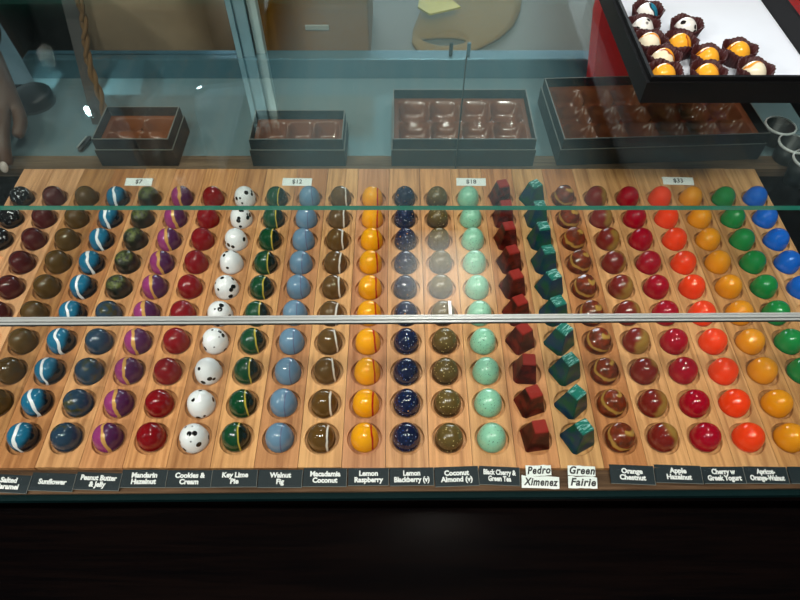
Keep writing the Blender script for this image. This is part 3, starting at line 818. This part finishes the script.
skin('jacket', [((0, 0, 1.00), (.145, .115)), ((0, .0, 1.10), (.145, .11)), ((0, .01, 1.26), (.17, .12)), ((0, .02, 1.39), (.12, .085)), ((-.17, .02, 1.36), .076), ((-.27, -.03, 1.12), .060), (tuple(hw + Vector((-.002, .03, .045))), .040),
     ((.17, .02, 1.36), .076), ((.20, .03, 1.12), .060), ((.11, -.105, 1.075), .044)], [(0, 1), (1, 2), (2, 3), (3, 4), (4, 5), (5, 6), (3, 7), (7, 8), (8, 9)], M_jack, PERSON)
b = bmesh.new(); ap = []
for j in range(9):
    row = []
    for i in range(9):
        u, v = i / 8, j / 8
        x = -.16 + (.15 - .09 * v) * u * 1.0 + .10 * v * .4; z = 1.03 - .5 * v
        row.append(b.verts.new((x, -.118 - .012 * math.sin(u * 7) - .02 * (1 - (2 * u - 1) ** 2) - .012 * v, z)))
    ap.append(row)
for j in range(8):
    for i in range(8): b.faces.new((ap[j][i], ap[j][i + 1], ap[j + 1][i + 1], ap[j + 1][i]))
bmesh.ops.solidify(b, geom=b.faces[:], thickness=.003)
obj('apron', b, M_jack, PERSON, True)
b = bmesh.new(); bmesh.ops.create_uvsphere(b, u_segments=20, v_segments=14, radius=1, matrix=Matrix.Translation((0, .0, 1.66)) @ Matrix.Diagonal((.088, .105, .082, 1)))
obj('hair', b, M_hair, PERSON, True)
for sx in (-1, 1):
    b = bmesh.new(); bmesh.ops.create_uvsphere(b, u_segments=12, v_segments=8, radius=.011, matrix=Matrix.Translation((sx * .03, -.098, 1.57))); obj('eye', b, M_ink_w, PERSON, True)
    b = bmesh.new(); bmesh.ops.create_uvsphere(b, u_segments=12, v_segments=8, radius=1, matrix=Matrix.Translation((sx * .078, -.01, 1.56)) @ Matrix.Diagonal((.012, .022, .032, 1))); obj('ear', b, M_skin, PERSON, True)
b = bmesh.new(); bmesh.ops.create_cone(b, cap_ends=True, segments=10, radius1=.016, radius2=.007, depth=.045, matrix=Matrix.Translation((0, -.108, 1.545))); obj('nose', b, M_skin, PERSON, True)
# black round lid under the fingers
lc = P(29, 91, .02)
LID = thing('round_lid', 'black round lid beside the hand at the far left', 'lid', (lc.x, lc.y, -.0127))
b = bmesh.new(); lathe(b, [(.024, 0), (.027, .003), (.027, .028), (.024, .031), (.010, .033)], 36); obj('lid_body', b, plain('lid_black', (.006, .010, .011), .3), LID, True)
b = bmesh.new(); lathe(b, [(.0271, .012), (.0276, .013), (.0276, .015), (.0271, .016)], 36, False, False); obj('rim_band', b, plain('band_grey', (.05, .06, .06), .35), LID, True)

# ------------------------------------------------------------------ room
def st(name, bm, m): return tag(obj(name, bm, m), kind='structure')
M_floor = plain('room_floor', (.06, .115, .135), .5, 0, .4, 0, .15, 3)
M_wall = plain('room_wall', (.16, .18, .18), .8); M_ceil = plain('room_ceiling', (.10, .11, .11), .9)
b = bmesh.new(); box(b, -3, 3, -2.2, 5.2, -1.0, -.9); st('floor', b, M_floor)
b = bmesh.new(); box(b, -3, 3, -2.2, 5.2, 1.9, 2.0); st('ceiling', b, M_ceil)
b = bmesh.new()
for q_ in ((-3, -2.2, -1.0, 2.0), (2.2, 3, -1.0, 2.0), (-2.2, 2.2, -1.0, .25), (-2.2, 2.2, 1.75, 2.0)): box(b, q_[0], q_[1], 5.2, 5.3, q_[2], q_[3])
st('wall_back', b, M_wall)
M_day = N('daylight'); e_ = M_day.new('ShaderNodeEmission'); M_day.put(e_.inputs[0], (.86, .95, 1.0)); e_.inputs[1].default_value = 13  # unseen glowing pane added so the dome tops catch pale rims
M_day.t.links.new(e_.outputs[0], M_day.out.inputs[0])
b = bmesh.new(); box(b, -2.2, 2.2, 5.27, 5.28, .25, 1.75); rim_panel = st('added_rim_panel_1', b, M_day.m)
b = bmesh.new()
for q_ in ((-2.2, -2.14, .25, 1.75), (2.14, 2.2, .25, 1.75), (-.03, .03, .25, 1.75), (-2.2, 2.2, .25, .31), (-2.2, 2.2, 1.69, 1.75)): box(b, q_[0], q_[1], 5.21, 5.26, q_[2], q_[3])
obj('added_rim_frame', b, M_alu, rim_panel)
b = bmesh.new(); box(b, -3, 3, -2.3, -2.2, -1.0, 2.0); st('wall_front', b, M_wall)
b = bmesh.new(); box(b, -3.1, -3, -2.3, 5.3, -1.0, 2.0); st('wall_left', b, M_wall)
b = bmesh.new(); box(b, 3, 3.1, -2.3, 5.3, -1.0, 2.0); st('wall_right', b, M_wall)
CAB = thing('counter_base', 'dark wooden base cabinet under the display case', 'cabinet', (0, .37, -.9))
b = bmesh.new(); box(b, -.76, .76, -.36, .42, 0, .8395); obj('carcass', b, M_dark, CAB)

def emis(name, c, s, fall=None):
    n = N(name); e = n.new('ShaderNodeEmission'); n.put(e.inputs[0], c); e.inputs[1].default_value = s
    if fall:
        x, y, z = n.xyz(n.obj((1 / fall[0], 1 / fall[1], 1)))
        if fall[2]: d = n.math('SQRT', n.math('ADD', n.math('MULTIPLY', x, x), n.math('MULTIPLY', y, y)))
        else: d = n.math('MAXIMUM', n.math('ABSOLUTE', x), n.math('MULTIPLY', n.math('ABSOLUTE', y), .8))
        n.put(e.inputs[1], n.math('MULTIPLY', n.step(d, 1.0, .15 if fall[2] else .55), s))
    n.t.links.new(e.outputs[0], n.out.inputs[0]); return n.m
def panel(name, label, x0, x1, y0, y1, c, s, rnd=False):
    r = thing(name, label, 'lamp', ((x0 + x1) / 2, (y0 + y1) / 2, 1.9)); w, d = (x1 - x0) / 2, (y1 - y0) / 2
    b = bmesh.new(); box(b, -w, w, -d, d, -.018, -.010); obj('diffuser', b, emis(name + '_glow', c, s, (w, d, rnd)), r)
    b = bmesh.new()
    for q_ in ((-w - .02, w + .02, -d - .02, -d), (-w - .02, w + .02, d, d + .02), (-w - .02, -w, -d, d), (w, w + .02, -d, d)): box(b, *q_, -.022, 0)
    obj('frame', b, M_boxk, r)
panel('haze_panel', 'wide unseen ceiling panel added for the haze in the glass', -.88, 1.15, 1.95, 4.9, (.66, .97, 1.0), .33)  # unseen emitter added so its mirror image hazes the glass
panel('haze_panel', 'small unseen ceiling panel added for the bright haze patch in the glass', -.12, .52, 1.30, 2.02, (1.0, .97, .90), 3.0, True)  # second added emitter, soft-edged, for the local glare in the top pane

# spot lamps: fixture + light
def spot(x, y, power, size, c, label, emit=40):
    r = thing('ceiling_spot', label, 'lamp', (x, y, 1.9))
    b = bmesh.new(); lathe(b, [(.045, -.002), (.045, -.06), (.040, -.06), (.040, -.008)], 24, False, False); obj('housing', b, M_boxk, r, True)
    L_ = bpy.data.lights.new('spot_light', 'AREA'); L_.shape = 'DISK'; L_.size = size; L_.energy = power; L_.color = c
    o = bpy.data.objects.new('bulb_light', L_); o.location = (0, 0, -.062); link(o, r); return r
WARM = (1.0, .945, .86)
for x, y, p, lb in ((-.95, -.36, 17.5, 'left ceiling spot lamp over the customer side'), (-.20, -.46, 17.5, 'middle ceiling spot lamp over the customer side'),
        (.55, -.34, 17.5, 'right ceiling spot lamp over the customer side'), (.15, .98, 8, 'added ceiling spot lamp brightening the service side')):  # the service side one is added to lift the dim rear
    spot(x, y, p, .24, WARM, lb)
# unseen fill lamp added at the customer's left to brighten the red bag
r = thing('added_fill_lamp', 'unseen fill lamp added at the left to brighten the red bag', 'lamp', (-1.7, -.9, -.9))
b = bmesh.new(); lathe(b, [(.14, 0), (.14, .02), (.015, .03), (.012, 2.05)], 24); obj('pole', b, M_boxk, r, True)
b = bmesh.new(); lathe(b, [(.03, 2.04), (.05, 2.10), (.05, 2.20), (.02, 2.24)], 20); obj('lamp_head', b, M_boxk, r, True)
L_ = bpy.data.lights.new('fill_light', 'AREA'); L_.shape = 'DISK'; L_.size = .07; L_.energy = 18; L_.color = WARM
o = bpy.data.objects.new('fill_light', L_); o.location = (.0, .0, 2.27); link(o, r)
o.rotation_euler = Vector((2.0, 1.65, -1.3)).to_track_quat('-Z', 'Y').to_euler(); o.location = (.20, .16, 2.15)
def mirror_ceiling(px, py, z=1.88):
    d = ray(px, py); g = P(px, py, GZ + GT); d.z = -d.z
    return g + d * ((z - g.z) / d.z)
M_bulb = emis('bulb_glow', (.85, .97, 1.0), 60)
for k, (px, py) in enumerate(((197, 85), (87, 110))):
    c = mirror_ceiling(px, py)
    r = thing('ceiling_spot', ['bright ceiling bulb over the service area', 'small ceiling bulb over the service area, left'][k], 'lamp', (c.x, c.y, 1.9))
    b = bmesh.new(); bmesh.ops.create_uvsphere(b, u_segments=16, v_segments=10, radius=.030 if k == 0 else .014, matrix=Matrix.Translation((0, 0, -.03))); obj('bulb', b, M_bulb, r, True)
    b = bmesh.new(); lathe(b, [(.05, 0), (.05, -.014), (.03, -.014)], 20, False, False); obj('housing', b, M_boxk, r, True)

w = bpy.data.worlds.new('world'); sc.world = w; w.use_nodes = True
w.node_tree.nodes['Background'].inputs[0].default_value = (.5, .6, .65, 1); w.node_tree.nodes['Background'].inputs[1].default_value = .05
vs = sc.view_settings; vs.view_transform = 'Standard'; vs.look = 'None'; vs.gamma = 1; vs.use_curve_mapping = False; vs.exposure = 0.0
sc.cycles.max_bounces = 12; sc.cycles.transparent_max_bounces = 24; sc.cycles.caustics_reflective = False; sc.cycles.caustics_refractive = False
